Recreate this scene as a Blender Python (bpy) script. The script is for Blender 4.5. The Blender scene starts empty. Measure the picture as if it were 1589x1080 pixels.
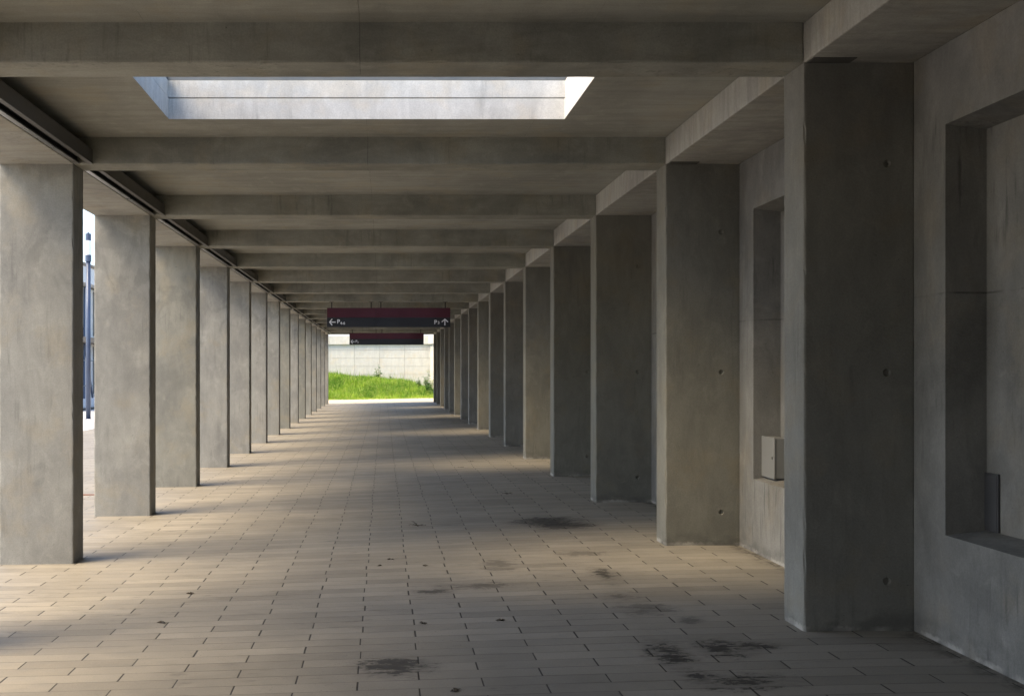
import bpy, bmesh, math, random
from mathutils import Vector, Matrix
random.seed(7)
R = math.radians
sc = bpy.context.scene
C = sc.collection

# ------------------------------------------------------------------ camera, sky, sun, exposure
CZ = 1.545                      # eye height above the floor at the right-hand columns
cd = bpy.data.cameras.new('camera'); cam = bpy.data.objects.new('camera', cd); C.objects.link(cam)
cam.location = (0, 0, CZ); cam.rotation_euler = (R(90), 0, 0)
cd.sensor_width = 36; cd.lens = 36.11
cd.shift_x = 0.12555; cd.shift_y = 0.02266
cd.clip_start = 0.05; cd.clip_end = 2000
sc.camera = cam

SUN_EL, SUN_AZ = 54.5, 21.0     # the sun stands to the left, a little behind the viewer
w = bpy.data.worlds.new("World"); sc.world = w; w.use_nodes = True
wn = w.node_tree; bg = wn.nodes['Background']
sky = wn.nodes.new('ShaderNodeTexSky'); sky.sky_type = 'NISHITA'; sky.sun_disc = False
sky.sun_elevation = R(SUN_EL); sky.sun_rotation = R(270 - SUN_AZ)
sky.air_density = 1.0; sky.dust_density = 2.2; sky.ozone_density = 1.0
wn.links.new(sky.outputs[0], bg.inputs[0]); bg.inputs[1].default_value = 0.14
sd = bpy.data.lights.new('sun', 'SUN'); sd.energy = 1.75; sd.angle = R(33); sd.color = (1.0, 0.80, 0.50)
sun = bpy.data.objects.new('sun', sd); C.objects.link(sun)
to_sun = Vector((-math.cos(R(SUN_EL))*math.cos(R(SUN_AZ)), -math.cos(R(SUN_EL))*math.sin(R(SUN_AZ)), math.sin(R(SUN_EL))))
sun.rotation_euler = (-to_sun).to_track_quat('-Z', 'Y').to_euler()
sun.location = (-20, -10, 30)
sc.view_settings.view_transform = 'Standard'; sc.view_settings.look = 'None'
sc.view_settings.exposure = 1.80; sc.view_settings.gamma = 1.0
sc.cycles.max_bounces = 14; sc.cycles.diffuse_bounces = 10; sc.cycles.glossy_bounces = 4

# ------------------------------------------------------------------ node helpers
def mat(name):
    m = bpy.data.materials.new(name); m.use_nodes = True
    return m, m.node_tree, m.node_tree.nodes['Principled BSDF']
class N:
    """tiny wrapper that builds node chains"""
    def __init__(s, nt): s.t = nt
    def new(s, typ, **k):
        n = s.t.nodes.new(typ)
        for a, v in k.items(): setattr(n, a, v)
        return n
    def put(s, sock, v):
        if isinstance(v, bpy.types.NodeSocket): s.t.links.new(v, sock)
        else: sock.default_value = v
    def math(s, op, a, b=0.0, c=None, clamp=False):
        n = s.new('ShaderNodeMath', operation=op, use_clamp=clamp); s.put(n.inputs[0], a); s.put(n.inputs[1], b)
        if c is not None: s.put(n.inputs[2], c)
        return n.outputs[0]
    def pos(s):
        return s.new('ShaderNodeNewGeometry').outputs['Position']
    def vmul(s, v, k):
        n = s.new('ShaderNodeVectorMath', operation='MULTIPLY'); s.put(n.inputs[0], v); n.inputs[1].default_value = k; return n.outputs[0]
    def vadd(s, v, k):
        n = s.new('ShaderNodeVectorMath', operation='ADD'); s.put(n.inputs[0], v); s.put(n.inputs[1], k); return n.outputs[0]
    def length(s, v):
        n = s.new('ShaderNodeVectorMath', operation='LENGTH'); s.put(n.inputs[0], v); return n.outputs['Value']
    def noise(s, v, scale, detail=4, rough=0.55, dist=0.0):
        n = s.new('ShaderNodeTexNoise'); s.put(n.inputs['Vector'], v); n.inputs['Scale'].default_value = scale
        n.inputs['Detail'].default_value = detail; n.inputs['Roughness'].default_value = rough; n.inputs['Distortion'].default_value = dist
        return n.outputs['Fac']
    def voronoi(s, v, scale):
        n = s.new('ShaderNodeTexVoronoi'); s.put(n.inputs['Vector'], v); n.inputs['Scale'].default_value = scale; return n.outputs['Distance']
    def map(s, v, a, b, c=0.0, d=1.0, smooth=True):
        n = s.new('ShaderNodeMapRange'); s.put(n.inputs['Value'], v)
        if smooth: n.interpolation_type = 'SMOOTHSTEP'
        n.inputs['From Min'].default_value = a; n.inputs['From Max'].default_value = b
        n.inputs['To Min'].default_value = c; n.inputs['To Max'].default_value = d
        return n.outputs['Result']
    def mix(s, f, a, b, blend='MIX'):
        n = s.new('ShaderNodeMix', data_type='RGBA', blend_type=blend)
        s.put(n.inputs[0], f); s.put(n.inputs[6], a); s.put(n.inputs[7], b); return n.outputs[2]
    def sep(s, v):
        n = s.new('ShaderNodeSeparateXYZ'); s.put(n.inputs[0], v); return n.outputs
    def comb(s, x, y, z):
        n = s.new('ShaderNodeCombineXYZ'); s.put(n.inputs[0], x); s.put(n.inputs[1], y); s.put(n.inputs[2], z); return n.outputs[0]
    def bump(s, h, strength, dist, bsdf):
        n = s.new('ShaderNodeBump'); s.put(n.inputs['Height'], h); n.inputs['Strength'].default_value = strength
        n.inputs['Distance'].default_value = dist; s.t.links.new(n.outputs[0], bsdf.inputs['Normal'])
def rgb(r, g, b): return (r, g, b, 1)

def concrete(name, base, dark, stretch=(1, 1, 0.35), streak=0.35, pits=True, joints=None, foot=False, drips=0.0, blot=0.9, rough=0.85, obj_var=0.0, top=0.0):
    m, nt, b = mat(name); n = N(nt)
    P = n.pos(); S = n.vmul(P, stretch)
    big = n.noise(n.vmul(P, (1, 0.6, 0.8)), 1.1, 5, 0.6, 0.6)
    med = n.noise(P, 5.0, 6, 0.65, 0.5)
    st = n.noise(S, 6.0, 6, 0.68, 0.6)
    fine = n.noise(P, 90.0, 3, 0.7)
    col = n.mix(n.map(big, 0.34, 0.68, 0, blot), rgb(*base), rgb(*dark))
    light = tuple(min(1, c*1.14) for c in base)
    col = n.mix(n.map(med, 0.50, 0.72, 0, 0.55), col, rgb(*light))
    warm = (base[0]*1.02, base[1]*0.93, base[2]*0.80)
    col = n.mix(n.map(n.noise(P, 2.3, 4, 0.6), 0.5, 0.68, 0, 0.5), col, rgb(*warm))
    sh = n.map(st, 0.30, 0.70, 1.0 - streak*0.30, 1.0 + streak*0.25)
    col = n.mix(1.0, col, n.comb(sh, sh, sh), 'MULTIPLY')
    fg = n.map(fine, 0.3, 0.7, 0.92, 1.08)
    col = n.mix(1.0, col, n.comb(fg, fg, fg), 'MULTIPLY')
    dk = tuple(c*0.30 for c in dark)
    oi = n.new('ShaderNodeObjectInfo').outputs['Random']; ov = n.map(oi, 0, 1, 1-obj_var, 1+obj_var, False)
    col = n.mix(1.0, col, n.comb(ov, ov, n.map(oi, 0, 1, 1-obj_var*1.5, 1+obj_var*1.2, False)), 'MULTIPLY')
    air = n.math('MULTIPLY', n.map(n.voronoi(P, 26.0), 0.05, 0.09, 1, 0), n.map(n.noise(P, 2.6, 3), 0.52, 0.62))
    col = n.mix(n.math('MULTIPLY', air, 0.5), col, rgb(*dk))
    if pits:
        v = n.voronoi(n.vadd(P, n.comb(med, med, med)), 5.5)
        msk = n.math('MULTIPLY', n.map(v, 0.035, 0.06, 1, 0), n.map(n.noise(P, 1.7, 2), 0.50, 0.56))
        col = n.mix(n.math('MULTIPLY', msk, 0.75), col, rgb(*dk))
    x, y, z = n.sep(P)
    if drips:
        d = n.noise(n.vmul(P, (6, 6, 0.5)), 3.0, 4, 0.7)
        g = n.math('MULTIPLY', n.map(d, 0.52, 0.7), n.map(n.noise(P, 0.9, 3), 0.45, 0.6))
        col = n.mix(n.math('MULTIPLY', g, drips), col, rgb(*[c*0.45 for c in dark]))
    h = n.math('ADD', n.math('MULTIPLY', med, 0.6), n.math('MULTIPLY', fine, 0.25))
    def line(coord, at, wdt, k):
        wob = n.math('MULTIPLY', n.math('SUBTRACT', n.noise(P, 3.0, 3), 0.5), 0.012)
        dd = n.math('ABSOLUTE', n.math('ADD', n.math('SUBTRACT', coord, at), wob))
        br = n.map(n.noise(P, 4.0, 3), 0.40, 0.60, 0.1, 1.0)
        return n.math('MULTIPLY', n.math('MULTIPLY', n.map(dd, wdt*0.4, wdt, 1, 0), br), k)
    for ax, at, wdt, k in (joints or []):
        l = line({'x': x, 'y': y, 'z': z}[ax], at, wdt, k)
        col = n.mix(l, col, rgb(*dk)); h = n.math('SUBTRACT', h, n.math('MULTIPLY', l, 0.8))
    if top:    # damp, darker patches of uneven outline high on the shaft
        tn = n.noise(n.vmul(P, (1, 1, 0.8)), 2.2, 6, 0.62, 1.2)
        tm = n.map(n.math('ADD', n.math('MULTIPLY', z, 0.11), tn), 0.80, 0.93)
        col = n.mix(n.math('MULTIPLY', tm, top), col, rgb(dark[0]*0.62, dark[1]*0.62, dark[2]*0.62))
    if foot:   # pale crumbs and a dark damp band along the foot
        fz = n.noise(P, 26.0, 4, 0.7)
        e = n.math('MULTIPLY', n.map(n.math('ADD', z, n.math('MULTIPLY', fz, -0.06)), -0.015, 0.006, 1, 0), n.map(n.noise(P, 5.0, 3), 0.4, 0.55))
        col = n.mix(n.math('MULTIPLY', e, 0.45), col, rgb(0.50, 0.48, 0.44))
        e2 = n.math('MULTIPLY', n.map(z, 0.04, 0.16, 1, 0), n.map(n.noise(n.vmul(P, (1, 1, 2)), 4.0, 4), 0.42, 0.62))
        col = n.mix(n.math('MULTIPLY', e2, 0.5), col, rgb(*[c*0.55 for c in dark]))
    nt.links.new(col, b.inputs['Base Color'])
    n.put(b.inputs['Roughness'], n.map(med, 0.3, 0.7, rough-0.1, rough+0.08)); b.inputs['Specular IOR Level'].default_value = 0.35
    n.bump(h, 0.45, 0.012, b)
    return m

M = {}
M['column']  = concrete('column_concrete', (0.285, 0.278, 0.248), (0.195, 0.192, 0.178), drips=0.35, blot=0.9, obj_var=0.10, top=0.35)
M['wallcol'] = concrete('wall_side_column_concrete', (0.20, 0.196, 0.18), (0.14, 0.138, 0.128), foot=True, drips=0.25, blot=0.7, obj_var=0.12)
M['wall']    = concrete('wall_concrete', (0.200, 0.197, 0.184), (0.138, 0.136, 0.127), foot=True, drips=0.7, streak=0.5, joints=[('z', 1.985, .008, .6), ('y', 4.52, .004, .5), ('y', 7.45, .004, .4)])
M['beam']    = concrete('beam_concrete', (0.310, 0.308, 0.272), (0.200, 0.199, 0.178), stretch=(0.35, 1, 1.2), drips=0.45, streak=0.4, obj_var=0.05, joints=[('x', -0.14, .004, .5)])
M['lintel']  = concrete('edge_beam_concrete', (0.35, 0.34, 0.305), (0.25, 0.24, 0.22), stretch=(0.4, 1.6, 0.25), drips=0.4, streak=0.5)
M['slab']    = concrete('ceiling_concrete', (0.345, 0.343, 0.308), (0.250, 0.248, 0.222), stretch=(0.18, 1.4, 1), streak=0.35, pits=False,
                        joints=[('x', -0.14, .004, .4), ('x', -1.42, .004, .25), ('x', 1.25, .004, .25), ('y', 8.02, .004, .35), ('y', 7.35, .004, .3), ('y', 11.2, .004, .3), ('y', 14.3, .004, .3), ('y', 5.3, .004, .3)])
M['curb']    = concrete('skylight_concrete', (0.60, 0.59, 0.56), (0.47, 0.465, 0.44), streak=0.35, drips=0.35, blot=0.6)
M['outwall'] = concrete('retaining_concrete', (0.58, 0.56, 0.50), (0.52, 0.50, 0.44), stretch=(1, 1, 0.2), streak=0.2, drips=0.25, blot=0.6, pits=False)
M['facade']  = concrete('facade_concrete', (0.60, 0.61, 0.61), (0.50, 0.51, 0.51), streak=0.3, pits=False)

# ---- floor: long thin planks in half bond, dark head joints, faint bed joints, stains
def floor_drop(x, y):
    t = min(1, max(0, (2.75 - x)/5.5)); t = t*t*(3-2*t)*0.35 + t*0.65
    far = max(0.0, 0.165 - 0.0015*max(0, y-9))
    d = far*t
    if x < -3.0: d += (-3.0 - x)*0.018
    return -d
XWALL = 3.16
def paving(name, base, stains=()):
    m, nt, b = mat(name); n = N(nt)
    P = n.pos(); x, y, z = n.sep(P)
    RH, TW = 0.146, 0.650
    yy = n.math('ADD', n.math('DIVIDE', n.math('ADD', y, n.math('MULTIPLY', x, 0.004)), RH), 100.0)
    row = n.math('FLOOR', yy); fy = n.math('SUBTRACT', yy, row)
    wr = n.new('ShaderNodeTexWhiteNoise', noise_dimensions='1D'); n.put(wr.inputs['W'], row)
    par = n.math('MULTIPLY', n.math('MODULO', row, 2.0), 0.5)
    jit = n.math('MULTIPLY', n.math('SUBTRACT', wr.outputs['Value'], 0.5), 0.03)
    xx = n.math('ADD', n.math('ADD', n.math('DIVIDE', n.math('ADD', x, 0.135), TW), par), n.math('ADD', jit, 100.0))
    cl = n.math('FLOOR', xx); fx = n.math('SUBTRACT', xx, cl)
    # distances to the joints in metres
    dx = n.math('MULTIPLY', n.math('SUBTRACT', 0.5, n.math('ABSOLUTE', n.math('SUBTRACT', fx, 0.5))), TW)
    dy = n.math('MULTIPLY', n.math('SUBTRACT', 0.5, n.math('ABSOLUTE', n.math('SUBTRACT', fy, 0.5))), RH)
    wn_ = n.new('ShaderNodeTexWhiteNoise', noise_dimensions='2D'); n.put(wn_.inputs['Vector'], n.comb(cl, row, 0.0))
    tv = wn_.outputs['Value']
    wvar = n.map(tv, 0, 1, 0.6, 1.25, False)
    head = n.map(n.math('DIVIDE', dx, wvar), 0.0036, 0.0062, 1, 0)
    bedn = n.map(n.noise(n.vmul(P, (0.8, 6, 1)), 1.5, 3), 0.38, 0.60, 0.45, 1.0)
    bed = n.math('MULTIPLY', n.map(dy, 0.0018, 0.0050, 1, 0), bedn)
    big = n.noise(P, 0.55, 5, 0.6, 0.4); med = n.noise(n.vmul(P, (1, 1.6, 1)), 4.5, 6, 0.7); fine = n.noise(P, 120, 3, 0.7)
    lo = rgb(base[0]*0.80, base[1]*0.81, base[2]*0.83)
    col = n.mix(n.map(big, 0.35, 0.65, 0, 0.8), rgb(*base), lo)
    v = n.map(tv, 0, 1, 0.86, 1.10, False)
    v = n.math('MULTIPLY', v, n.map(med, 0.3, 0.7, 0.93, 1.06)); v = n.math('MULTIPLY', v, n.map(fine, 0.3, 0.7, 0.93, 1.07))
    col = n.mix(1.0, col, n.comb(v, v, v), 'MULTIPLY')
    # specks and small spots of dirt
    sp = n.math('MULTIPLY', n.map(n.voronoi(n.vadd(P, n.comb(med, med, 0.0)), 4.0), 0.03, 0.07, 1, 0), n.map(n.noise(P, 0.8, 2), 0.48, 0.6))
    col = n.mix(n.math('MULTIPLY', sp, 0.6), col, rgb(0.07, 0.06, 0.045))
    sm = n.math('MULTIPLY', n.map(n.noise(n.vmul(P, (1.5, 7, 1)), 1.6, 6, 0.72, 0.3), 0.57, 0.70), n.map(n.noise(P, 0.35, 2), 0.40, 0.54))
    col = n.mix(n.math('MULTIPLY', sm, 0.6), col, rgb(0.075, 0.068, 0.055))
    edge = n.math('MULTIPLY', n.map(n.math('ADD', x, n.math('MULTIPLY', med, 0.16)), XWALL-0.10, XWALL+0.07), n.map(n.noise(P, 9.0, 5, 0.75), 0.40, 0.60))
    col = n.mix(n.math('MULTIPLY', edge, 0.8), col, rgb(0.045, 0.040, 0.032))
    grit = n.math('MULTIPLY', n.map(n.voronoi(P, 34.0), 0.10, 0.16, 1, 0), n.map(n.noise(P, 1.3, 3), 0.50, 0.60))
    col = n.mix(n.math('MULTIPLY', grit, 0.45), col, rgb(0.06, 0.05, 0.035))
    tex = n.noise(n.vmul(P, (4, 8, 1)), 2.2, 9, 0.78, 0.5)
    tex2 = n.math('ADD', n.math('ADD', n.math('MULTIPLY', tex, 0.75), n.math('MULTIPLY', tv, 0.13)), n.math('MULTIPLY', n.noise(P, 30.0, 4, 0.75), 0.14))
    for (cx, cy, rx, ry, k) in stains:
        q = n.vmul(n.vadd(n.comb(x, y, 0.0), (-cx, -cy, 0)), (1/rx, 1/ry, 1))
        d = n.length(q)
        core = n.map(n.math('ADD', n.math('MULTIPLY', d, -0.17), tex2), 0.375, 0.455)
        msk = n.math('MULTIPLY', core, n.map(d, 0.9, 1.7, 1, 0))
        halo = n.math('MULTIPLY', n.map(n.math('ADD', n.math('MULTIPLY', d, -0.15), tex2), 0.22, 0.46), n.map(d, 0.7, 1.8, 0.42, 0))
        col = n.mix(n.math('MULTIPLY', halo, k), col, rgb(0.045, 0.040, 0.034))
        col = n.mix(n.math('MULTIPLY', msk, k*0.9), col, rgb(0.018, 0.016, 0.014))
    col = n.mix(n.math('MULTIPLY', bed, 0.75), col, rgb(0.07, 0.06, 0.045))
    col = n.mix(n.math('MULTIPLY', head, 0.92), col, rgb(0.022, 0.018, 0.014))
    nt.links.new(col, b.inputs['Base Color'])
    n.put(b.inputs['Roughness'], n.map(med, 0.3, 0.7, 0.55, 0.78)); b.inputs['Specular IOR Level'].default_value = 0.35
    h = n.math('SUBTRACT', n.math('MULTIPLY', n.math('ADD', med, n.math('MULTIPLY', fine, 0.4)), 0.25), n.math('ADD', head, n.math('MULTIPLY', bed, 0.6)))
    h = n.math('ADD', h, n.math('MULTIPLY', tv, 0.15))
    n.bump(h, 0.5, 0.004, b)
    return m
K = 3.0/1594
def at(px, py, zu=None):
    """world point on the floor seen at a pixel of the 1589 x 1080 picture"""
    z = 0.0
    for _ in range(6):
        D = (CZ - z)/(py - 576)*1594
        x = (px - 595)*D/1594; z = floor_drop(x, D)
    return x, D, z
ST = []
for px, py, rx, ry, k in ((612, 1033, 62, 16, .85), (1040, 1016, 34, 22, .95), (1120, 1004, 42, 16, .97), (1170, 1001, 40, 7, .95), (1150, 1057, 80, 13, .95), (1085, 1049, 30, 12, .8),
                       (940, 893, 20, 11, .9), (850, 809, 52, 7, .85), (875, 815, 50, 6, .8), (745, 908, 75, 6, .55), (672, 917, 34, 4, .7), (775, 877, 30, 9, .45),
                       (1000, 945, 45, 10, .45), (960, 925, 40, 8, .5), (1072, 962, 20, 6, .5), (830, 660, 45, 4, .5), (690, 650, 60, 4, .6), (740, 655, 60, 3, .5), (905, 858, 40, 5, .4)):
    x0, y0, _ = at(px, py)
    ax = rx*y0/1594; a = at(px, py-ry)[1]; c_ = at(px, py+ry)[1]
    ST.append((x0, (a+c_)/2, ax, (a-c_)/2, k))
M['paving'] = paving('corridor_paving', (0.262, 0.236, 0.192), ST)
M['plaza'] = paving('plaza_paving', (0.56, 0.545, 0.52))

def plain(name, colr, rough=0.5, metal=0.0, var=0.12, scale=6.0, bumpk=0.1, spec=0.5):
    m, nt, b = mat(name); n = N(nt); P = n.pos()
    f = n.noise(P, scale, 5, 0.6); g = n.map(f, 0.3, 0.7, 1-var, 1+var)
    nt.links.new(n.mix(1.0, rgb(*colr), n.comb(g, g, g), 'MULTIPLY'), b.inputs['Base Color'])
    n.put(b.inputs['Roughness'], n.map(f, 0.3, 0.7, max(0, rough-0.08), min(1, rough+0.08)))
    b.inputs['Metallic'].default_value = metal; b.inputs['Specular IOR Level'].default_value = spec
    n.bump(n.noise(P, scale*8, 3), bumpk, 0.004, b)
    return m
M['steel']   = plain('galvanised_steel', (0.34, 0.34, 0.34), 0.34, 0.85, 0.18, 5)
M['steelbox']= plain('painted_channel', (0.10, 0.095, 0.088), 0.5, 0.4, 0.2, 4)
M['black']   = plain('slot_shade_black', (0.012, 0.012, 0.012), 0.6, 0, 0.1)
M['maroon']  = plain('maroon_paint', (0.075, 0.010, 0.022), 0.45, 0, 0.12, 3, 0.05)
M['slate']   = plain('slate_paint', (0.020, 0.022, 0.027), 0.45, 0, 0.12, 3, 0.05)
M['white']   = plain('white_vinyl', (0.78, 0.78, 0.80), 0.5, 0, 0.04)
M['hanger']  = plain('dark_steel', (0.035, 0.033, 0.030), 0.45, 0.5)
M['boxgrey'] = plain('grey_enamel', (0.20, 0.20, 0.19), 0.42, 0, 0.05, 3, 0.05)
M['boxdark'] = plain('dark_grey_enamel', (0.055, 0.055, 0.058), 0.5, 0, 0.08, 3, 0.05)
M['polepaint'] = plain('blue_grey_paint', (0.055, 0.075, 0.125), 0.38, 0.2, 0.1, 3, 0.05)
M['opal']    = plain('opal_acrylic', (0.85, 0.86, 0.88), 0.3, 0, 0.02)
M['render']  = plain('white_render', (0.62, 0.64, 0.66), 0.8, 0, 0.06, 2)
M['darkglass'] = plain('dark_window_glass', (0.13, 0.15, 0.17), 0.12, 0, 0.1, 1, 0.02)
M['brownmetal'] = plain('weathered_roof_edge', (0.20, 0.15, 0.11), 0.6, 0.2, 0.2, 3)
M['rust']    = plain('rusty_iron', (0.20, 0.075, 0.040), 0.8, 0.2, 0.35, 14, 0.3)
M['leafbrown'] = plain('dead_leaf_brown', (0.045, 0.032, 0.018), 0.8, 0, 0.4, 30)
M['alu']     = plain('aluminium_frame', (0.16, 0.16, 0.15), 0.45, 0.5, 0.1)
M['plate']     = plain('dark_plate_grey', (0.075, 0.073, 0.065), 0.8)
def leafmat(name, c1, c2, c3, trans=0.35):
    m, nt, b = mat(name); n = N(nt); P = n.pos()
    f = n.noise(P, 0.6, 4, 0.6); g = n.noise(P, 4.0, 4, 0.7)
    f = n.math('ADD', f, n.map(n.sep(P)[1], 58.5, 63.0, 0.10, -0.05)) if name == 'meadow_grass' else f
    col = n.mix(n.map(f, 0.4, 0.62), rgb(*c1), rgb(*c2)); col = n.mix(n.map(g, 0.46, 0.66, 0, 0.85), col, rgb(*c3))
    nt.links.new(col, b.inputs['Base Color']); b.inputs['Roughness'].default_value = 0.6; b.inputs['Specular IOR Level'].default_value = 0.3
    tr = n.new('ShaderNodeBsdfTranslucent'); nt.links.new(col, tr.inputs[0])
    mx = n.new('ShaderNodeMixShader'); mx.inputs[0].default_value = trans
    nt.links.new(b.outputs[0], mx.inputs[1]); nt.links.new(tr.outputs[0], mx.inputs[2])
    nt.links.new(mx.outputs[0], nt.nodes['Material Output'].inputs[0])
    return m
M['grass'] = leafmat('meadow_grass', (0.12, 0.26, 0.018), (0.29, 0.44, 0.035), (0.50, 0.55, 0.13))
M['weed']  = leafmat('weed_leaf', (0.09, 0.19, 0.05), (0.15, 0.26, 0.07), (0.22, 0.30, 0.10))
M['soil']  = plain('grassy_soil', (0.07, 0.11, 0.025), 0.95, 0, 0.35, 2.0, 0.5)
M['gravel'] = plain('pale_gravel_ground', (0.50, 0.43, 0.31), 0.95, 0, 0.15, 5.0, 0.4)
# window glass: lets light straight through, with a weak mirror
mg, nt, b = mat('clear_glass'); n = N(nt)
tb = n.new('ShaderNodeBsdfTransparent'); gb = n.new('ShaderNodeBsdfGlossy'); gb.inputs['Roughness'].default_value = 0.03
dst = n.map(n.noise(n.pos(), 3.0, 4), 0.4, 0.7, 0.04, 0.10); mx = n.new('ShaderNodeMixShader'); nt.links.new(dst, mx.inputs[0])
nt.links.new(tb.outputs[0], mx.inputs[1]); nt.links.new(gb.outputs[0], mx.inputs[2]); nt.links.new(mx.outputs[0], nt.nodes['Material Output'].inputs[0])
M['glass'] = mg

# ------------------------------------------------------------------ mesh helpers
def add_box(bm, x0, x1, y0, y1, z0, z1, bevel=0.0, vert_only=False, segs=2):
    vs = [bm.verts.new((x, y, z)) for z in (z0, z1) for y in (y0, y1) for x in (x0, x1)]
    fs = [bm.faces.new([vs[i] for i in f]) for f in ((0,2,3,1), (4,5,7,6), (0,1,5,4), (1,3,7,5), (3,2,6,7), (2,0,4,6))]
    if bevel:
        es = {e for f in fs for e in f.edges}
        if vert_only: es = {e for e in es if abs(e.verts[0].co.z - e.verts[1].co.z) > 1e-6}
        bmesh.ops.bevel(bm, geom=list(es), offset=bevel, segments=segs, affect='EDGES', profile=0.6)
    return vs
def chip(bm, axis, x0, x1, y0, y1, z0, z1, step=0.07):
    # worn arrises: cut the long bevels into short pieces and push their middle line in by uneven amounts
    lo, hi = ((x0, x1), (y0, y1), (z0, z1))[axis]
    no = [0, 0, 0]; no[axis] = 1
    v = lo + step
    while v < hi - step*0.5:
        co = [0, 0, 0]; co[axis] = v
        bmesh.ops.bisect_plane(bm, geom=bm.verts[:] + bm.edges[:] + bm.faces[:], plane_co=co, plane_no=no)
        v += step*random.uniform(0.5, 1.5)
    lim = ((x0, x1), (y0, y1), (z0, z1)); others = [a for a in range(3) if a != axis]
    cen = [(a+b)/2 for a, b in lim]
    for q in bm.verts:
        if all(min(abs(q.co[a]-lim[a][0]), abs(q.co[a]-lim[a][1])) > 1e-4 for a in others) and lo + .01 < q.co[axis] < hi - .01:
            d = random.uniform(-0.0012, 0.0018) + (random.uniform(0.002, 0.006) if random.random() < 0.10 else 0)
            for a in others: q.co[a] += d*(1 if cen[a] > q.co[a] else -1)
def add_tube(bm, p0, p1, r0, r1=None, seg=14, caps=True):
    r1 = r0 if r1 is None else r1
    p0, p1 = Vector(p0), Vector(p1); d = (p1-p0).normalized()
    a = d.orthogonal().normalized(); c = d.cross(a)
    A, B = [], []
    for i in range(seg):
        t = 2*math.pi*i/seg; o = a*math.cos(t) + c*math.sin(t)
        A.append(bm.verts.new(p0 + o*r0)); B.append(bm.verts.new(p1 + o*r1))
    for i in range(seg):
        j = (i+1) % seg; bm.faces.new((A[i], A[j], B[j], B[i]))
    if caps: bm.faces.new(A[::-1]); bm.faces.new(B)
def obj(name, bm, m, parent=None, smooth=False, loc=None):
    bmesh.ops.recalc_face_normals(bm, faces=bm.faces)
    me = bpy.data.meshes.new(name); bm.to_mesh(me); bm.free()
    me.materials.append(m)
    if smooth:
        for p in me.polygons: p.use_smooth = True
    o = bpy.data.objects.new(name, me); C.objects.link(o)
    if parent: o.parent = parent
    if loc: o.location = loc
    return o
def tag(o, label, cat, group=None):
    o['label'] = label; o['category'] = cat
    if group: o['group'] = group
    return o
def empty(name, loc, label, cat, group=None):
    o = bpy.data.objects.new(name, None); C.objects.link(o); o.location = loc; o.empty_display_size = 0.2
    return tag(o, label, cat, group)
def box(name, dims, m, parent=None, bevel=0.0):
    bm = bmesh.new(); add_box(bm, *dims, bevel=bevel); return obj(name, bm, m, parent)
ORD = ['first', 'second', 'third', 'fourth', 'fifth', 'sixth', 'seventh', 'eighth', 'ninth', 'tenth', 'eleventh', 'twelfth', 'thirteenth', 'fourteenth', 'fifteenth', 'sixteenth', 'seventeenth']

# ------------------------------------------------------------------ dimensions
XL, XLO = -1463*K, -1814*K            # open side: inner and outer face of the columns
XR, XW = 1331*K, 1680*K               # wall side: inner face of the columns, face of the wall
TOP, SLAB = CZ + 976*K, CZ + 1103*K   # column top / beam soffit, slab soffit
TH = 0.31                             # column and beam thickness
Y0 = 2.04*3
rows = [Y0 + 3*i for i in range(16)]  # the pairs of columns in view
YN, YF = -8.88, rows[-1] + 0.31       # back and far end of the roof
YB = [Y0 - 3*i for i in range(1, 5)]  # pairs behind the viewer

# ------------------------------------------------------------------ setting
def struct(name, o):
    o.name = name; o['kind'] = 'structure'; return o
bm = bmesh.new()
xs = [-9 + 0.5*i for i in range(12)] + [-3.0 + 0.23*i for i in range(1, 28)] + [3.8]
ys = [-14 + 2.0*i for i in range(33)] + [51.75]
g = [[bm.verts.new((x, y, floor_drop(x, y))) for x in xs] for y in ys]
for j in range(len(ys)-1):
    for i in range(len(xs)-1): bm.faces.new((g[j][i], g[j][i+1], g[j+1][i+1], g[j+1][i]))
struct('pavement', obj('pavement', bm, M['paving'], smooth=True))
bm = bmesh.new()      # the plaza on the open side, sloping gently away
pxs = [-160, -60, -30, -18, -9]; pys = [-60, -14, 0, 14, 30, 58, 90, 200]
g = [[bm.verts.new((x, y, max(-0.75, floor_drop(x, min(y, 58))) - (0.0 if x == -9 and -14 <= y <= 58 else 0.0))) for x in pxs] for y in pys]
for j in range(len(pys)-1):
    for i in range(len(pxs)-1): bm.faces.new((g[j][i], g[j][i+1], g[j+1][i+1], g[j+1][i]))
bmp = bmesh.new(); pxx = [-9, -6, -3, -1, 1, 2.75, 3.8, 8, 20]; pyy = [51.75, 54, 57, 60]
gp = [[bmp.verts.new((x, y, floor_drop(x, y))) for x in pxx] for y in pyy]
for j in range(len(pyy)-1):
    for i in range(len(pxx)-1): bmp.faces.new((gp[j][i], gp[j][i+1], gp[j+1][i+1], gp[j+1][i]))
struct('path', obj('path', bmp, M['gravel'], smooth=True))
struct('plaza', obj('plaza', bm, M['plaza'], smooth=True))
bm = bmesh.new()
vs = [bm.verts.new(p) for p in ((-900, -900, -0.95), (900, -900, -0.95), (900, 900, -0.95), (-900, 900, -0.95))]; bm.faces.new(vs)
struct('ground', obj('ground', bm, M['gravel']))
box('earth', (4.2, 60, -40, 50, -0.9, 1.6), M['soil'])['kind'] = 'structure'; bpy.data.objects['earth'].name = 'terrain'

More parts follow.
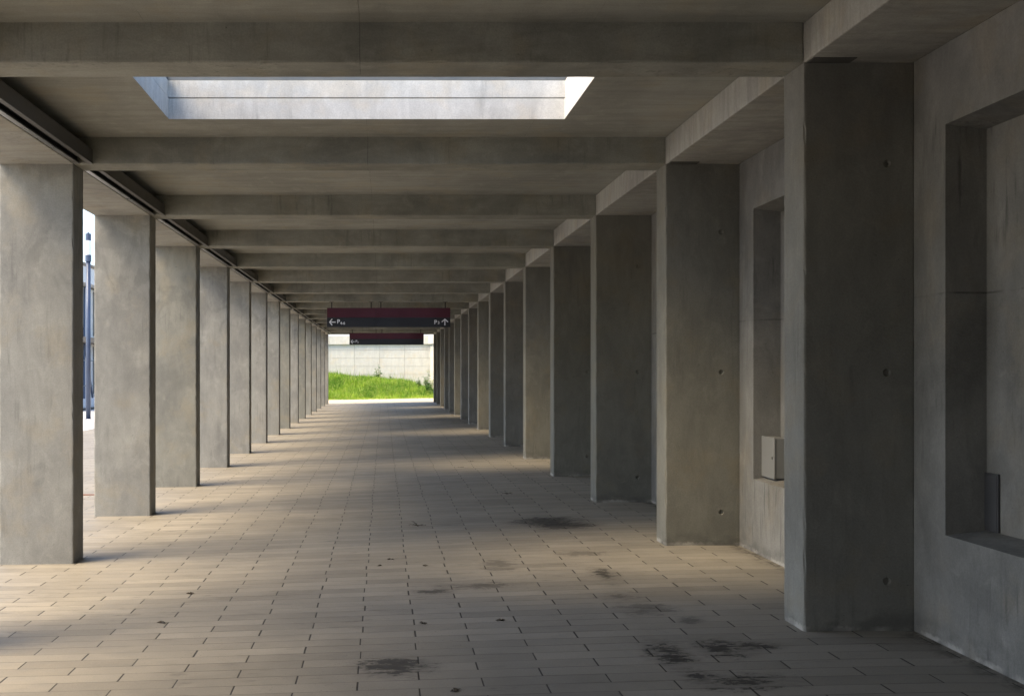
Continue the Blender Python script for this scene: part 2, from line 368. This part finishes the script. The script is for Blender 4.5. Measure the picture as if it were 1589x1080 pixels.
# ------------------------------------------------------------------ roof: ceiling slab with skylight openings
SK = [i for i in range(0, 5)]                     # every third bay carries a skylight
sky_far = [Y0 + 0.783*3 + 9*i - (0.10 if i else 0) for i in SK]         # far edge of each opening
SX0, SX1, SL = -940*K, 793*K, 1.38
cuts = sorted(v for f in sky_far for v in (f - SL, f))
ye = [YN] + cuts + [YF]
bm = bmesh.new(); ZT = SLAB + 0.17
xse = [XLO, SX0, SX1, XW + 0.6]
G = {}
def V(bm, key):
    if key not in G: G[key] = bm.verts.new(key)
    return G[key]
for j in range(len(ye)-1):
    hole = (j % 2 == 1)
    for i in range(3):
        if hole and i == 1: continue
        for z in (SLAB, ZT):
            bm.faces.new([V(bm, (xse[a], ye[c_], z)) for a, c_ in ((i, j), (i+1, j), (i+1, j+1), (i, j+1))])
    if hole:
        for (a, c_) in (((SX0, ye[j]), (SX1, ye[j])), ((SX1, ye[j]), (SX1, ye[j+1])), ((SX1, ye[j+1]), (SX0, ye[j+1])), ((SX0, ye[j+1]), (SX0, ye[j]))):
            bm.faces.new([V(bm, (*a, SLAB)), V(bm, (*c_, SLAB)), V(bm, (*c_, ZT)), V(bm, (*a, ZT))])
for (x0, x1, y0, y1) in ((xse[0], xse[0], 0, 1), (xse[3], xse[3], 0, 1)):
    for j in range(len(ye)-1): bm.faces.new([V(bm, (x0, ye[j], SLAB)), V(bm, (x0, ye[j+1], SLAB)), V(bm, (x0, ye[j+1], ZT)), V(bm, (x0, ye[j], ZT))])
for y in (YN, YF):
    for i in range(3): bm.faces.new([V(bm, (xse[i], y, SLAB)), V(bm, (xse[i+1], y, SLAB)), V(bm, (xse[i+1], y, ZT)), V(bm, (xse[i], y, ZT))])
rim = [e for e in bm.edges if all(abs(v.co.z - SLAB) < 1e-6 and SX0-1e-6 <= v.co.x <= SX1+1e-6 and v.co.y in cuts for v in e.verts)
       and (abs(e.verts[0].co.y - e.verts[1].co.y) < 1e-6 or (abs(e.calc_length() - SL) < 1e-3))]
bmesh.ops.recalc_face_normals(bm, faces=bm.faces)
bmesh.ops.bevel(bm, geom=rim, offset=0.012, segments=1, affect='EDGES')
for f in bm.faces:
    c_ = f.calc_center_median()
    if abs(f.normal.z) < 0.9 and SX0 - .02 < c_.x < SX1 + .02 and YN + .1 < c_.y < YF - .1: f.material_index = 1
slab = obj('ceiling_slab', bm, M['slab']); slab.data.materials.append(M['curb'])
tag(slab, 'long flat concrete ceiling above the beams, pierced by rectangular rooflights', 'ceiling')

for q, (i, f) in enumerate(zip(SK, sky_far)):
    if i < 0: lab = 'rooflight over the walkway behind the viewpoint'
    elif i == 0: lab = 'big bright rectangular rooflight opening between the two nearest beams'
    else: lab = '%s rooflight from the camera along the ceiling, hidden behind the nearer beams' % ORD[i]
    t = empty('skylight', ((SX0+SX1)/2, f - SL/2, ZT), lab, 'skylight', 'rooflights in the walkway ceiling')
    hx, hy = (SX1-SX0)/2, SL/2
    def ring(bm, ix, iy, th, z0, z1, bev=0.0):
        add_box(bm, -ix-th, ix+th, -iy-th, -iy, z0, z1, bev); add_box(bm, -ix-th, ix+th, iy, iy+th, z0, z1, bev)
        add_box(bm, -ix-th, -ix, -iy, iy, z0, z1, bev); add_box(bm, ix, ix+th, -iy, iy, z0, z1, bev)
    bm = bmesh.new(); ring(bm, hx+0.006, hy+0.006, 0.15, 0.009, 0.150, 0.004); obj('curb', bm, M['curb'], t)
    bm = bmesh.new(); ring(bm, hx+0.030, hy+0.030, 0.10, 0.001, 0.0085); obj('gasket', bm, M['boxdark'], t)
    bm = bmesh.new(); ring(bm, hx+0.020, hy+0.020, 0.10, 0.151, 0.20, 0.003); obj('frame', bm, M['alu'], t)
    bm = bmesh.new(); add_box(bm, -hx-0.02, hx+0.02, -hy-0.02, hy+0.02, 0.203, 0.211); obj('glass_pane', bm, M['glass'], t)

# ------------------------------------------------------------------ beams, edge beams, columns
BG = 'concrete cross beams under the ceiling'
def beam_bm():
    bm = bmesh.new(); add_box(bm, XL, XR, 0, TH, TOP, SLAB + 0.02, 0.012); chip(bm, 0, XL, XR, 0, TH, TOP, SLAB + 0.02, 0.1); return bm
def beam_label(i):
    if i < 0: return 'concrete cross beam behind the viewpoint'
    if i == 0: return 'nearest concrete cross beam, across the top of the picture'
    if i == 7: return 'eighth cross beam from the camera, carrying the larger looking parking sign'
    if i == 13: return 'fourteenth cross beam, carrying the farther parking sign'
    if i == 15: return 'farthest cross beam, at the bright far end of the walkway'
    return '%s concrete cross beam from the camera, %s' % (ORD[i], 'just beyond the bright rooflight' if i == 1 else 'spanning between the columns')
first = obj('cross_beam', beam_bm(), M['beam'])
for q, (i, y) in enumerate([(k, rows[k]) for k in range(16)] + [(-1-k, YB[k]) for k in range(4)]):
    o = first if q == 0 else first.copy()
    if q: C.objects.link(o)
    o.location = (0, y, 0); tag(o, beam_label(i), 'beam', BG)

bm = bmesh.new(); add_box(bm, XLO, XL, YN, YF, TOP, SLAB, 0.010)
tag(obj('edge_beam', bm, M['lintel']), 'concrete edge beam running over the columns on the open left side', 'beam')
bm = bmesh.new(); add_box(bm, XR, XW - 0.002, YN, YF, TOP, SLAB, 0.010)
tag(obj('edge_beam', bm, M['lintel']), 'concrete edge beam running over the columns beside the right wall', 'beam')

def col_mesh(x0, x1, holes=(), m='column'):
    bm = bmesh.new(); add_box(bm, x0, x1, 0, TH, -0.45, TOP + 0.003, 0.014, True, 2); chip(bm, 2, x0, x1, 0, TH, -0.45, TOP + 0.003)
    me = bpy.data.meshes.new('concrete_column'); bmesh.ops.recalc_face_normals(bm, faces=bm.faces); bm.to_mesh(me); bm.free()
    me.materials.append(M[m])
    o = bpy.data.objects.new('concrete_column', me); C.objects.link(o)
    if holes:
        cb = bmesh.new()
        for hx, hz in holes:
            add_tube(cb, (hx, -0.02, hz), (hx, 0.015, hz), 0.034, 0.016, 20)
        cm = bpy.data.meshes.new('cut'); bmesh.ops.recalc_face_normals(cb, faces=cb.faces); cb.to_mesh(cm); cb.free()
        co = bpy.data.objects.new('cut', cm); C.objects.link(co)
        md = o.modifiers.new('b', 'BOOLEAN'); md.object = co; md.operation = 'DIFFERENCE'; md.solver = 'EXACT'
        bpy.context.view_layer.update()
        dg = bpy.context.evaluated_depsgraph_get()
        nm = bpy.data.meshes.new_from_object(o.evaluated_get(dg)); o.modifiers.clear(); o.data = nm
        bpy.data.objects.remove(co)
    return o
LG, RG = 'columns along the open left side', 'columns in front of the right wall'
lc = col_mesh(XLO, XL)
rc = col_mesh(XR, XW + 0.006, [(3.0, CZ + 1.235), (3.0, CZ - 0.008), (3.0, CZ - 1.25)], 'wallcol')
for q, (i, y) in enumerate([(k, rows[k]) for k in range(1, 16)] + [(0, rows[0]), (-1, YB[0]), (-2, YB[1])]):
    o = lc if q == 0 else lc.copy()
    if q: C.objects.link(o)
    o.location = (0, y, 0)
    if i <= 0: lab = 'concrete column of the open side beside or behind the viewpoint'
    elif i == 1: lab = 'nearest concrete column on the left, cut by the picture edge'
    elif i == 15: lab = 'last and farthest column on the left, at the bright end'
    else: lab = '%s concrete column from the camera along the open left side' % ORD[i-1]
    tag(o, lab, 'column', LG)
plate0 = None
for q, (i, y) in enumerate([(k, rows[k]) for k in range(16)] + [(-1-k, YB[k]) for k in range(4)]):
    o = rc if q == 0 else rc.copy()
    if q: C.objects.link(o)
    o.location = (0, y, 0)
    if i < 0: lab = 'concrete column by the wall behind the viewpoint'
    elif i == 0: lab = 'nearest and darkest concrete column on the right, with three tie holes'
    elif i == 15: lab = 'last and farthest column on the right, at the bright end'
    else: lab = '%s concrete column from the camera along the right wall' % ORD[i]
    tag(o, lab, 'column', RG)
    if i not in (0, 1): pass
    elif plate0 is None:
        bm = bmesh.new(); add_box(bm, XR + 0.015, XR + 0.27, -0.105, -0.002, TOP - 0.004, TOP + 0.02)  # thin dark plate under the soffit, in front of the column
        plate0 = p = obj('dark_plate', bm, M['plate'], o)
    else:
        p = plate0.copy(); C.objects.link(p); p.parent = o

# the steel channel with its black slot, one length in each bay
ch0 = None
for q, (i, y) in enumerate([(k, rows[k]) for k in range(0, 15)] + [(-1-k, YB[k]) for k in range(2)]):
    lab = 'steel channel with dark slot beneath the left ceiling edge, %s bay from the camera' % ORD[i] if i >= 0 else 'steel channel behind the viewpoint'
    if i == 0: lab = 'nearest length of slotted steel channel, at the upper left corner'
    t = empty('steel_channel', (0, y + TH, TOP), lab, 'channel', 'steel channels along the open side')
    if ch0 is None:
        L0, L1 = 0.003, 3 - TH - 0.003
        bm = bmesh.new(); add_box(bm, -2.610, -2.580, L0, L1, 0.002, 0.128, 0.004); add_box(bm, -2.618, -2.574, L0, L1, -0.002, 0.008, 0.003)
        p1 = obj('box_section', bm, M['steelbox'], t)
        bm = bmesh.new(); add_box(bm, -2.742, -2.696, L0, L1, 0.000, 0.014, 0.004)
        p2 = obj('flange', bm, M['steel'], t)
        bm = bmesh.new(); add_box(bm, -2.742, -2.612, L0, L1, 0.060, 0.075); add_box(bm, -2.742, -2.720, L0, L1, 0.016, 0.058); add_box(bm, -2.620, -2.612, L0, L1, 0.0085, 0.058)  # black liners paint in the darkness of the open slot
        p3 = obj('slot', bm, M['black'], t)
        ch0 = (p1, p2, p3)
    else:
        for p in ch0:
            c_ = p.copy(); C.objects.link(c_); c_.parent = t

# ------------------------------------------------------------------ right wall with a niche in every bay
bm = bmesh.new(); G = {}
NX = XW + 0.233; NZ0, NZ1 = CZ - 490*K, CZ + 737*K
bays = [(y + 0.36, y + 2.66) for y in sorted(YB) + rows[:-1]]
Zb = [-0.3, NZ0, NZ1, TOP + 0.3]
yl = [YN]
for a, c_ in bays: yl += [a, c_]
yl += [YF]
def quad(*ps): bm.faces.new([V(bm, tuple(round(c, 5) for c in p)) for p in ps])
for j in range(len(yl)-1):
    niche = (j % 2 == 1)
    for k_ in range(3):
        if niche and k_ == 1: continue
        quad((XW, yl[j], Zb[k_]), (XW, yl[j+1], Zb[k_]), (XW, yl[j+1], Zb[k_+1]), (XW, yl[j], Zb[k_+1]))
    if niche:
        a, c_ = yl[j], yl[j+1]; si, hi = NZ0 + 0.030, NZ1 - 0.026
        quad((XW, a, NZ0), (XW, c_, NZ0), (NX, c_, si), (NX, a, si)); quad((XW, a, NZ1), (XW, c_, NZ1), (NX, c_, hi), (NX, a, hi))
        quad((XW, a, NZ0), (XW, a, NZ1), (NX, a, hi), (NX, a, si)); quad((XW, c_, NZ0), (XW, c_, NZ1), (NX, c_, hi), (NX, c_, si))
        quad((NX, a, si), (NX, c_, si), (NX, c_, hi), (NX, a, hi))
rim = [e for e in bm.edges if len(e.link_faces) == 2 and abs(e.calc_face_angle(0)) > 1.0 and all(abs(v.co.x - XW) < 1e-4 for v in e.verts)]
bmesh.ops.recalc_face_normals(bm, faces=bm.faces)
bmesh.ops.bevel(bm, geom=rim, offset=0.010, segments=2, affect='EDGES')
add_box(bm, NX + 0.10, NX + 0.2, YN, YF, -0.3, SLAB)                       # outer skin
add_box(bm, XW + 0.002, NX + 0.10, YF - 0.12, YF - 0.002, -0.3, TOP + 0.3)  # its end
tag(obj('niche_wall', bm, M['wall']), 'rough concrete wall along the right with a deep recessed niche in each bay', 'wall')
box('shade_wall', (XLO + 0.004, XL - 0.004, YN, YB[1] + 0.005, -0.5, TOP + 0.001), M['wall'])  # unseen wall, added to keep light off the right column fronts
tag(bpy.data.objects['shade_wall'], 'unseen wall added behind the viewpoint to block light from the open side', 'wall')
box('end_wall', (XLO, XW + 0.25, YN - 0.3, YN - 0.004, -0.5, SLAB + 0.1), M['wall'])
tag(bpy.data.objects['end_wall'], 'concrete wall closing the walkway behind the viewpoint', 'wall')

# meter box and flat dark panel in the niches
t = empty('meter_box', (1726*K, 2.83*3, NZ0 + 0.012), 'pale grey metal box standing on the niche sill of the right wall', 'electrical box')
bm = bmesh.new(); add_box(bm, 0, 0.105, 0.012, 0.30, 0.020, 0.355, 0.006); obj('case', bm, M['boxgrey'], t)
bm = bmesh.new(); add_box(bm, -0.016, -0.002, 0.008, 0.304, 0.016, 0.359, 0.005); obj('door', bm, M['boxgrey'], t)
bm = bmesh.new(); add_box(bm, 0.012, 0.10, 0.03, 0.28, 0.0, 0.022); obj('base', bm, M['boxdark'], t)
bm = bmesh.new(); add_tube(bm, (-0.0165, 0.045, 0.19), (-0.024, 0.045, 0.19), 0.012, 0.010, 16); obj('lock', bm, M['alu'], t)
t = empty('dark_panel', (NX, 5.651, NZ0 + 0.032), 'small dark grey flat panel low in the corner of the nearest niche', 'electrical box')
bm = bmesh.new(); add_box(bm, -0.014, -0.002, 0, 0.128, 0.0, 0.322, 0.003); obj('case', bm, M['boxdark'], t)  # thin dark slab against the niche back, cover on top
bm = bmesh.new(); add_box(bm, -0.018, -0.0145, 0.008, 0.120, 0.008, 0.314, 0.002); obj('cover', bm, M['boxdark'], t)

# ------------------------------------------------------------------ hanging parking signs
def stroke(bm, p, q, wd, y, th=0.004):
    p, q = Vector(p), Vector(q); d = (q-p).normalized(); nn = Vector((-d.y, d.x))*wd/2
    c4 = [p-nn, q-nn, q+nn, p+nn]
    a = [bm.verts.new((v.x, y, v.y)) for v in c4]; b_ = [bm.verts.new((v.x, y-th, v.y)) for v in c4]
    bm.faces.new(a); bm.faces.new(b_[::-1])
    for i in range(4): j = (i+1) % 4; bm.faces.new((a[i], b_[i], b_[j], a[j]))
def text_obj(name, s, x, z, size, y, parent):
    cu = bpy.data.curves.new(name, 'FONT'); cu.body = s; cu.size = size; cu.extrude = 0.002; cu.offset = 0.003
    tmp = bpy.data.objects.new(name, cu); C.objects.link(tmp); bpy.context.view_layer.update()
    me = bpy.data.meshes.new_from_object(tmp.evaluated_get(bpy.context.evaluated_depsgraph_get()))
    bpy.data.objects.remove(tmp); me.materials.clear(); me.materials.append(M['white'])
    me.transform(Matrix.Rotation(R(90), 4, 'X')); me.transform(Matrix.Translation((x, y, z)))
    o = bpy.data.objects.new(name, me); C.objects.link(o); o.parent = parent; return o
def sign(y, lab, left, right):
    t = empty('hanging_sign', (0, y, TOP), lab, 'sign', 'parking signs hanging over the walkway')
    z1, z0 = CZ + 891*K - TOP, CZ + 619*K - TOP; zm = (z0*0.5 + z1*0.5)
    X0, X1, XS = -795*K, 942*K, -106*K
    for a, c_ in ((X0, XS - 0.003), (XS + 0.003, X1)):
        bm = bmesh.new(); add_box(bm, a, c_, -0.05, 0.05, zm + 0.0005, z1, 0.004); obj('upper_panel', bm, M['maroon'], t)
        bm = bmesh.new(); add_box(bm, a, c_, -0.05, 0.05, z0, zm - 0.0005, 0.004); obj('lower_panel', bm, M['slate'], t)
    bm = bmesh.new(); add_box(bm, X0 + 0.02, X1 - 0.02, -0.035, 0.035, z0 + 0.01, z1 - 0.01); obj('frame', bm, M['hanger'], t)
    for hx in ((514.8-595)*9.09*K, (576-595)*9.09*K, (591-595)*9.09*K, (690.9-595)*9.09*K):
        bm = bmesh.new(); add_box(bm, hx-0.014, hx+0.014, -0.014, 0.014, z1 + 0.0005, -0.008, 0.002)
        obj('hanger', bm, M['hanger'], t)
        bm = bmesh.new(); add_box(bm, hx-0.06, hx+0.06, -0.04, 0.04, -0.0075, 0.0, 0.0); obj('fixing_plate', bm, M['hanger'], t)
    zc = (z0 + zm)/2 + 0.006; yf = -0.0512
    def arrow(cx, up):
        bm = bmesh.new(); s = 0.083; wd = 0.027
        if up:
            stroke(bm, (cx, zc-s), (cx, zc+s-0.018), wd, yf); stroke(bm, (cx-s, zc+s-0.078), (cx+0.008, zc+s), wd, yf-0.0003); stroke(bm, (cx+s, zc+s-0.078), (cx-0.008, zc+s), wd, yf-0.0006)
        else:
            stroke(bm, (cx+s, zc), (cx-s+0.018, zc), wd, yf); stroke(bm, (cx-s+0.078, zc+s), (cx-s, zc-0.008), wd, yf-0.0003); stroke(bm, (cx-s+0.078, zc-s), (cx-s, zc+0.008), wd, yf-0.0006)
        obj('arrow', bm, M['white'], t)
    if left:
        arrow(X0 + 0.145, False); text_obj('lettering', 'P', X0 + 0.265, zc - 0.034, 0.150, yf, t)
        text_obj('lettering', left, X0 + 0.350, zc - 0.060, 0.098, yf, t)
    if right:
        arrow(X1 - 0.145, True); text_obj('lettering', 'P', X1 - 0.43, zc - 0.050, 0.150, yf, t)
        text_obj('lettering', right, X1 - 0.335, zc - 0.050, 0.098, yf, t)
    return t
sign(rows[7] + 0.15, 'nearer long maroon and slate hanging sign reading P4-6 and P3', '4-6', '3')
sign(rows[13] + 0.15, 'farther maroon and slate hanging sign reading only P3', '3', None)

# ------------------------------------------------------------------ far end: grass bank and retaining wall
def bank_h(x, y):
    # foot of the bank runs across at y about 59; rises towards the wall and to the left
    foot = 58.6 - 0.10*(x + 3)*0.3
    t = max(0, min(1, (y - foot)/7.5)); t = t*t*(3-2*t)
    crest = 1.30 - 0.085*(x + 3.5) - (0.10*max(0, x - 0.8)**1.6)
    return -0.16 + max(0.05, crest)*t
def wall_y(x): return 68.3 - 0.14*(x + 3)
bm = bmesh.new(); xs = [-40 + 2*i for i in range(15)] + [-10 + 0.5*i for i in range(1, 27)] + [3.3, 3.6, 4.5, 8, 20]
ys = [58.2 + 0.45*i for i in range(27)]
g = [[bm.verts.new((x, y, bank_h(x, y) + random.uniform(-.04, .04)*(1 if j else 0))) for x in xs] for j, y in enumerate(ys)]
for j in range(len(ys)-1):
    for i in range(len(xs)-1): bm.faces.new((g[j][i], g[j][i+1], g[j+1][i+1], g[j+1][i]))
o = obj('grass_bank', bm, M['soil'], smooth=True); o['kind'] = 'structure'; o.name = 'hill'
bm = bmesh.new()     # blades
def blade(x, y, h, wd, lean):
    z = bank_h(x, y) - 0.03; a = random.uniform(0, math.pi); dx, dy = math.cos(a)*wd, math.sin(a)*wd
    lx, ly = random.gauss(0, lean), random.gauss(0, lean)
    v = [bm.verts.new(p) for p in ((x-dx, y-dy, z), (x+dx, y+dy, z), (x+dx*.6+lx*.35, y+dy*.6+ly*.35, z+h*.6), (x-dx*.6+lx*.35, y-dy*.6+ly*.35, z+h*.6), (x+lx, y+ly, z+h))]
    bm.faces.new((v[0], v[1], v[2], v[3])); bm.faces.new((v[3], v[2], v[4]))
for _ in range(46000):
    x = random.uniform(-9, 4.2); y = 58.5 + 9.5*random.random()**1.15
    if y > wall_y(x) - 0.2: continue
    cl = 0.5 + 0.5*math.sin(x*1.7 + 3*math.sin(y*0.8)) * math.sin(y*1.3 + x)
    h = random.uniform(0.18, 0.42)*(0.7 + 0.6*cl)
    if y < 59.2: h *= 0.6
    if random.random() < 0.02: h *= 1.9
    blade(x, y, h, random.uniform(0.010, 0.022), 0.10)
o = obj('grass', bm, M['grass']); o['label'] = 'tall bright green grass on the bank'; o['kind'] = 'stuff'

def weed(x, y, z, H, n_st, spread, leaf, label, seed, base='weed_plant', grp=None, m=None):
    random.seed(seed)
    t = empty(base, (x, y, z), label, 'weed', grp); bs = bmesh.new(); bl = bmesh.new()
    for s in range(n_st):
        a = random.uniform(0, 6.28); hh = H*(1 if s == 0 else random.uniform(0.35, 0.85)); r = spread*(0.15 if s == 0 else random.uniform(0.4, 1))
        p = Vector((0, 0, 0)); tip = Vector((math.cos(a)*r, math.sin(a)*r, hh)); mid = tip*0.5 + Vector((0, 0, hh*0.1))
        add_tube(bs, p, mid, H*0.012, H*0.009, 5); add_tube(bs, mid, tip, H*0.009, H*0.003, 5)
        k = int(10 + hh/H*16)
        for i in range(k):
            u = 0.12 + 0.88*i/k; c_ = p.lerp(mid, u*2) if u < .5 else mid.lerp(tip, u*2-1)
            b_ = random.uniform(0, 6.28); L = leaf*(1.15 - 0.65*u)*random.uniform(.7, 1.2); d = Vector((math.cos(b_), math.sin(b_), random.uniform(-.1, .6))).normalized()
            sd_ = d.cross(Vector((0, 0, 1))).normalized()*L*0.19
            q = [bl.verts.new(v) for v in (c_, c_ + d*L*.45 + sd_, c_ + d*L + Vector((0, 0, -L*.25)), c_ + d*L*.45 - sd_)]
            bl.faces.new((q[0], q[1], q[2])); bl.faces.new((q[0], q[2], q[3]))
    obj('stem', bs, m or M['weed'], t); obj('foliage', bl, m or M['weed'], t); return t
def on_bank(px, y): x = (px - 595)*y/1594; return x, y, bank_h(x, y)
x, y, z = on_bank(587.5, 66.8); weed(x, y, z, 1.15, 5, 0.40, 0.26, 'tall leafy weed standing against the pale wall', 3)
x, y, z = on_bank(581, 66.5); weed(x, y, z, 0.60, 6, 0.45, 0.22, 'low leafy weed just left of the tall one', 4)
x, y, z = on_bank(605.5, 66.5); weed(x, y, z, 0.55, 3, 0.12, 0.20, 'small upright weed on the middle of the bank crest', 5)
x, y, z = on_bank(664, 62.5); weed(x, y, z, 1.55, 12, 0.55, 0.30, 'bushy dark green weed at the right end of the bank', 6)
x, y, z = on_bank(671, 61.5); weed(x, y, z, 1.05, 10, 0.50, 0.28, 'low bushy weed beside the last right column', 8)
x, y, z = on_bank(649.5, 64.5); weed(x, y, z, 0.75, 6, 0.20, 0.22, 'slim weed on the right slope of the bank crest', 9)
x, y, z = on_bank(569, 59.6); weed(x, y, z, 0.85, 2, 0.12, 0.14, 'thin pale seeding stalk at the front of the grass', 10, m=M['grass'])

# retaining wall in panels with an overhanging band
pl = [(-30, wall_y(-30)), (3.05, wall_y(3.05)), (4.6, 63.0), (9.0, 52.0)]
t = empty('retaining_wall', (0, 68, 0), 'pale concrete panel wall with a projecting band, beyond the grass bank', 'wall')
t.location = (0, 0, 0)
zs = [-0.6, 0.26, 0.80, 1.34, 1.86, 2.40, 2.94, 3.32]
def slabs(bm, z0, z1, out, th, gap, xb):
    for i in range(len(pl)-1):
        p, q = Vector(pl[i]), Vector(pl[i+1]); L = (q-p).length; d = (q-p).normalized(); nn = Vector((d.y, -d.x))
        k = max(1, round(L/xb)); st = L/k
        for j in range(k):
            a = p + d*(st*j + gap/2); c_ = p + d*(st*(j+1) - gap/2)
            f0, f1, b1, b0 = a + nn*out, c_ + nn*out, c_ - nn*th, a - nn*th
            vs = [bm.verts.new((v.x, v.y, zz)) for zz in (z0 + gap/2, z1 - gap/2) for v in (f0, f1, b1, b0)]
            for f in ((0,1,2,3), (4,5,6,7), (0,1,5,4), (1,2,6,5), (2,3,7,6), (3,0,4,7)): bm.faces.new([vs[i_] for i_ in f])
bm = bmesh.new()
for a, c_ in zip(zs[:-1], zs[1:]): slabs(bm, a, c_, 0, 0.2, 0.012, 1.66)
obj('panel', bm, M['outwall'], t)
bm = bmesh.new(); slabs(bm, -0.6, 3.30, -0.10, 0.3, 0.0, 200); obj('backing', bm, M['outwall'], t)
bm = bmesh.new(); slabs(bm, 3.325, 3.86, 0.16, 0.3, 0.014, 3.32); obj('band', bm, M['outwall'], t)
bm = bmesh.new(); slabs(bm, 3.865, 4.05, 0.10, 0.34, 0.010, 3.32); obj('coping', bm, M['render'], t)

# ------------------------------------------------------------------ what shows through the first gap on the left
def gapx(px, y): return (px - 595)*y/1594
yl_ = 39.0; lx = gapx(137, yl_); gz = max(-0.75, floor_drop(lx, yl_)) - 0.02
zt = lambda py, y: CZ + (576 - py)*y/1594
t = empty('street_lamp', (lx, yl_, gz), 'slim blue grey street lamp with a white lantern, out on the plaza', 'lamp post')
bm = bmesh.new(); add_tube(bm, (0,0,0), (0,0,zt(406, yl_)-gz), 0.090, 0.088, 20); add_tube(bm, (0,0,0), (0,0,0.04), 0.17, 0.17, 20); obj('pole', bm, M['polepaint'], t, True)
bm = bmesh.new(); add_tube(bm, (0,0,zt(406, yl_)-gz), (0,0,zt(396, yl_)-gz), 0.118, 0.118, 20); obj('collar', bm, M['polepaint'], t)
bm = bmesh.new(); add_tube(bm, (0,0,zt(396, yl_)-gz), (0,0,zt(373.5, yl_)-gz), 0.098, 0.098, 20); obj('lantern', bm, M['opal'], t)
bm = bmesh.new(); add_tube(bm, (0,0,zt(373.5, yl_)-gz), (0,0,zt(363, yl_)-gz), 0.108, 0.108, 20); add_tube(bm, (0,0,zt(363, yl_)-gz), (0,0,zt(361, yl_)-gz), 0.05, 0.04, 12); obj('cap', bm, M['polepaint'], t)

t = empty('office_building', (0, 0, 0), 'low building with white roof fascia and slanted struts, beyond the lamp post', 'building')
BX = -14.6; ya, yb = 47.0, 78.0; yv = 50.0
Zp = lambda py: zt(py, yv)
box('wall', (BX-9, BX, ya, yb, -0.9, Zp(446)), M['facade'], t)
bm = bmesh.new(); add_box(bm, BX-9.5, BX+0.55, ya-0.4, yb+.4, Zp(443), Zp(418), 0.02); o = obj('roof', bm, M['render'], t)
bm = bmesh.new(); add_box(bm, BX-9.6, BX+0.62, ya-0.47, yb+.47, Zp(418)+0.005, Zp(413.5), 0.01); obj('roof_edge', bm, M['brownmetal'], o)
box('plinth', (BX+0.004, BX+0.35, ya, yb, -0.85, Zp(617)), M['render'], t)
box('balcony', (BX+0.004, BX+0.75, ya, yb, Zp(533), Zp(525)), M['brownmetal'], t)
for k_ in range(9):
    y = ya + 1.2 + 3.4*k_
    f = box('window', (BX+0.003, BX+0.05, y, y+1.5, Zp(520), Zp(450)), M['boxgrey'], t)
    box('pane', (BX+0.052, BX+0.060, y+.06, y+1.44, Zp(519), Zp(451)), M['darkglass'], f)
    f = box('window', (BX+0.003, BX+0.05, y, y+1.5, Zp(612), Zp(537)), M['boxgrey'], t)
    box('pane', (BX+0.052, BX+0.060, y+.06, y+1.44, Zp(610), Zp(539)), M['darkglass'], f)
    bm = bmesh.new(); add_tube(bm, (BX+0.5, y+0.2, Zp(617)), (BX+0.1, y+1.6, Zp(446)), 0.05, seg=8)
    obj('strut', bm, M['polepaint'], t)
    bm = bmesh.new(); add_tube(bm, (BX+0.5, y+1.6, Zp(617)), (BX+0.1, y+0.2, Zp(446)), 0.05, seg=8)
    obj('strut', bm, M['polepaint'], t)
for zz in (Zp(560), Zp(598)):
    bm = bmesh.new(); add_tube(bm, (BX+0.6, ya, zz), (BX+0.6, yb, zz), 0.022, seg=8); obj('rail', bm, M['alu'], t)
bm = bmesh.new(); add_box(bm, BX+0.352, BX+0.55, ya, yb, -0.85, -0.20); obj('gutter', bm, M['boxdark'], t)

x, y, z = at(134, 768)
bm = bmesh.new(); add_box(bm, x-0.6, x+0.6, y-0.035, y+0.035, z-0.008, z+0.010, 0.003)
tag(obj('drain_cover', bm, M['rust']), 'flat rusty iron strip lying on the paving between the first two left columns', 'drain cover')

# ------------------------------------------------------------------ litter and weeds on the floor
def litter(px, py, wpx, label, seed, up=False):
    random.seed(seed); x, y, z = at(px, py); Wd = wpx*y/1594/2; bm = bmesh.new()
    for i in range(int(10 + wpx*0.5)):
        cx, cy = random.gauss(0, Wd*0.42), random.gauss(0, Wd*0.25); a = random.uniform(0, 6.28); L = random.uniform(0.012, 0.036)
        d = Vector((math.cos(a), math.sin(a), random.uniform(0.05, 0.5))).normalized(); s = Vector((-d.y, d.x, random.uniform(-.4, .4)))*L*0.28
        c_ = Vector((cx, cy, 0.003))
        q = [bm.verts.new(v) for v in (c_, c_ + d*L*.5 + s, c_ + d*L - Vector((0, 0, L*.2)), c_ + d*L*.5 - s)]
        bm.faces.new((q[0], q[1], q[2])); bm.faces.new((q[0], q[2], q[3]))
    if up:
        for i in range(4):
            a = random.uniform(0, 6.28); add_tube(bm, (0, 0, 0), (math.cos(a)*0.09, math.sin(a)*.04, random.uniform(.01, .05)), 0.002, 0.001, 4)
    o = obj('dead_leaves', bm, M['leafbrown'], loc=(x, y, z)); tag(o, label, 'leaf litter', 'dead leaves on the paving')
litter(787, 766, 22, 'dark tuft of dead leaves on the paving near the fifth right column', 21, True)
litter(648, 815, 30, 'flat dark tuft with one raised stalk in the middle of the floor', 22, True)
litter(716, 725, 7, 'small dark leaf lying far out on the middle paving', 23)
litter(731, 716, 8, 'small leaf scrap just beyond the dark leaf on the middle paving', 24)
litter(606, 868, 8, 'small leaf scrap on the paving left of centre', 25)
litter(588, 878, 7, 'tiny brown leaf scrap left of centre on the paving', 26)
litter(660, 878, 9, 'thin leaf scrap on the centre of the paving', 27)
litter(776, 963, 10, 'small leaf scrap in the centre foreground', 28)
litter(656, 967, 9, 'little leaf scrap on a tile joint, left foreground', 29)
litter(706, 1072, 8, 'dark leaf scrap at the bottom edge of the picture', 30)
litter(296, 921, 9, 'brown leaf scrap on the sunlit left paving', 31)
litter(252, 966, 9, 'brown leaf scrap nearest the left foreground', 32)
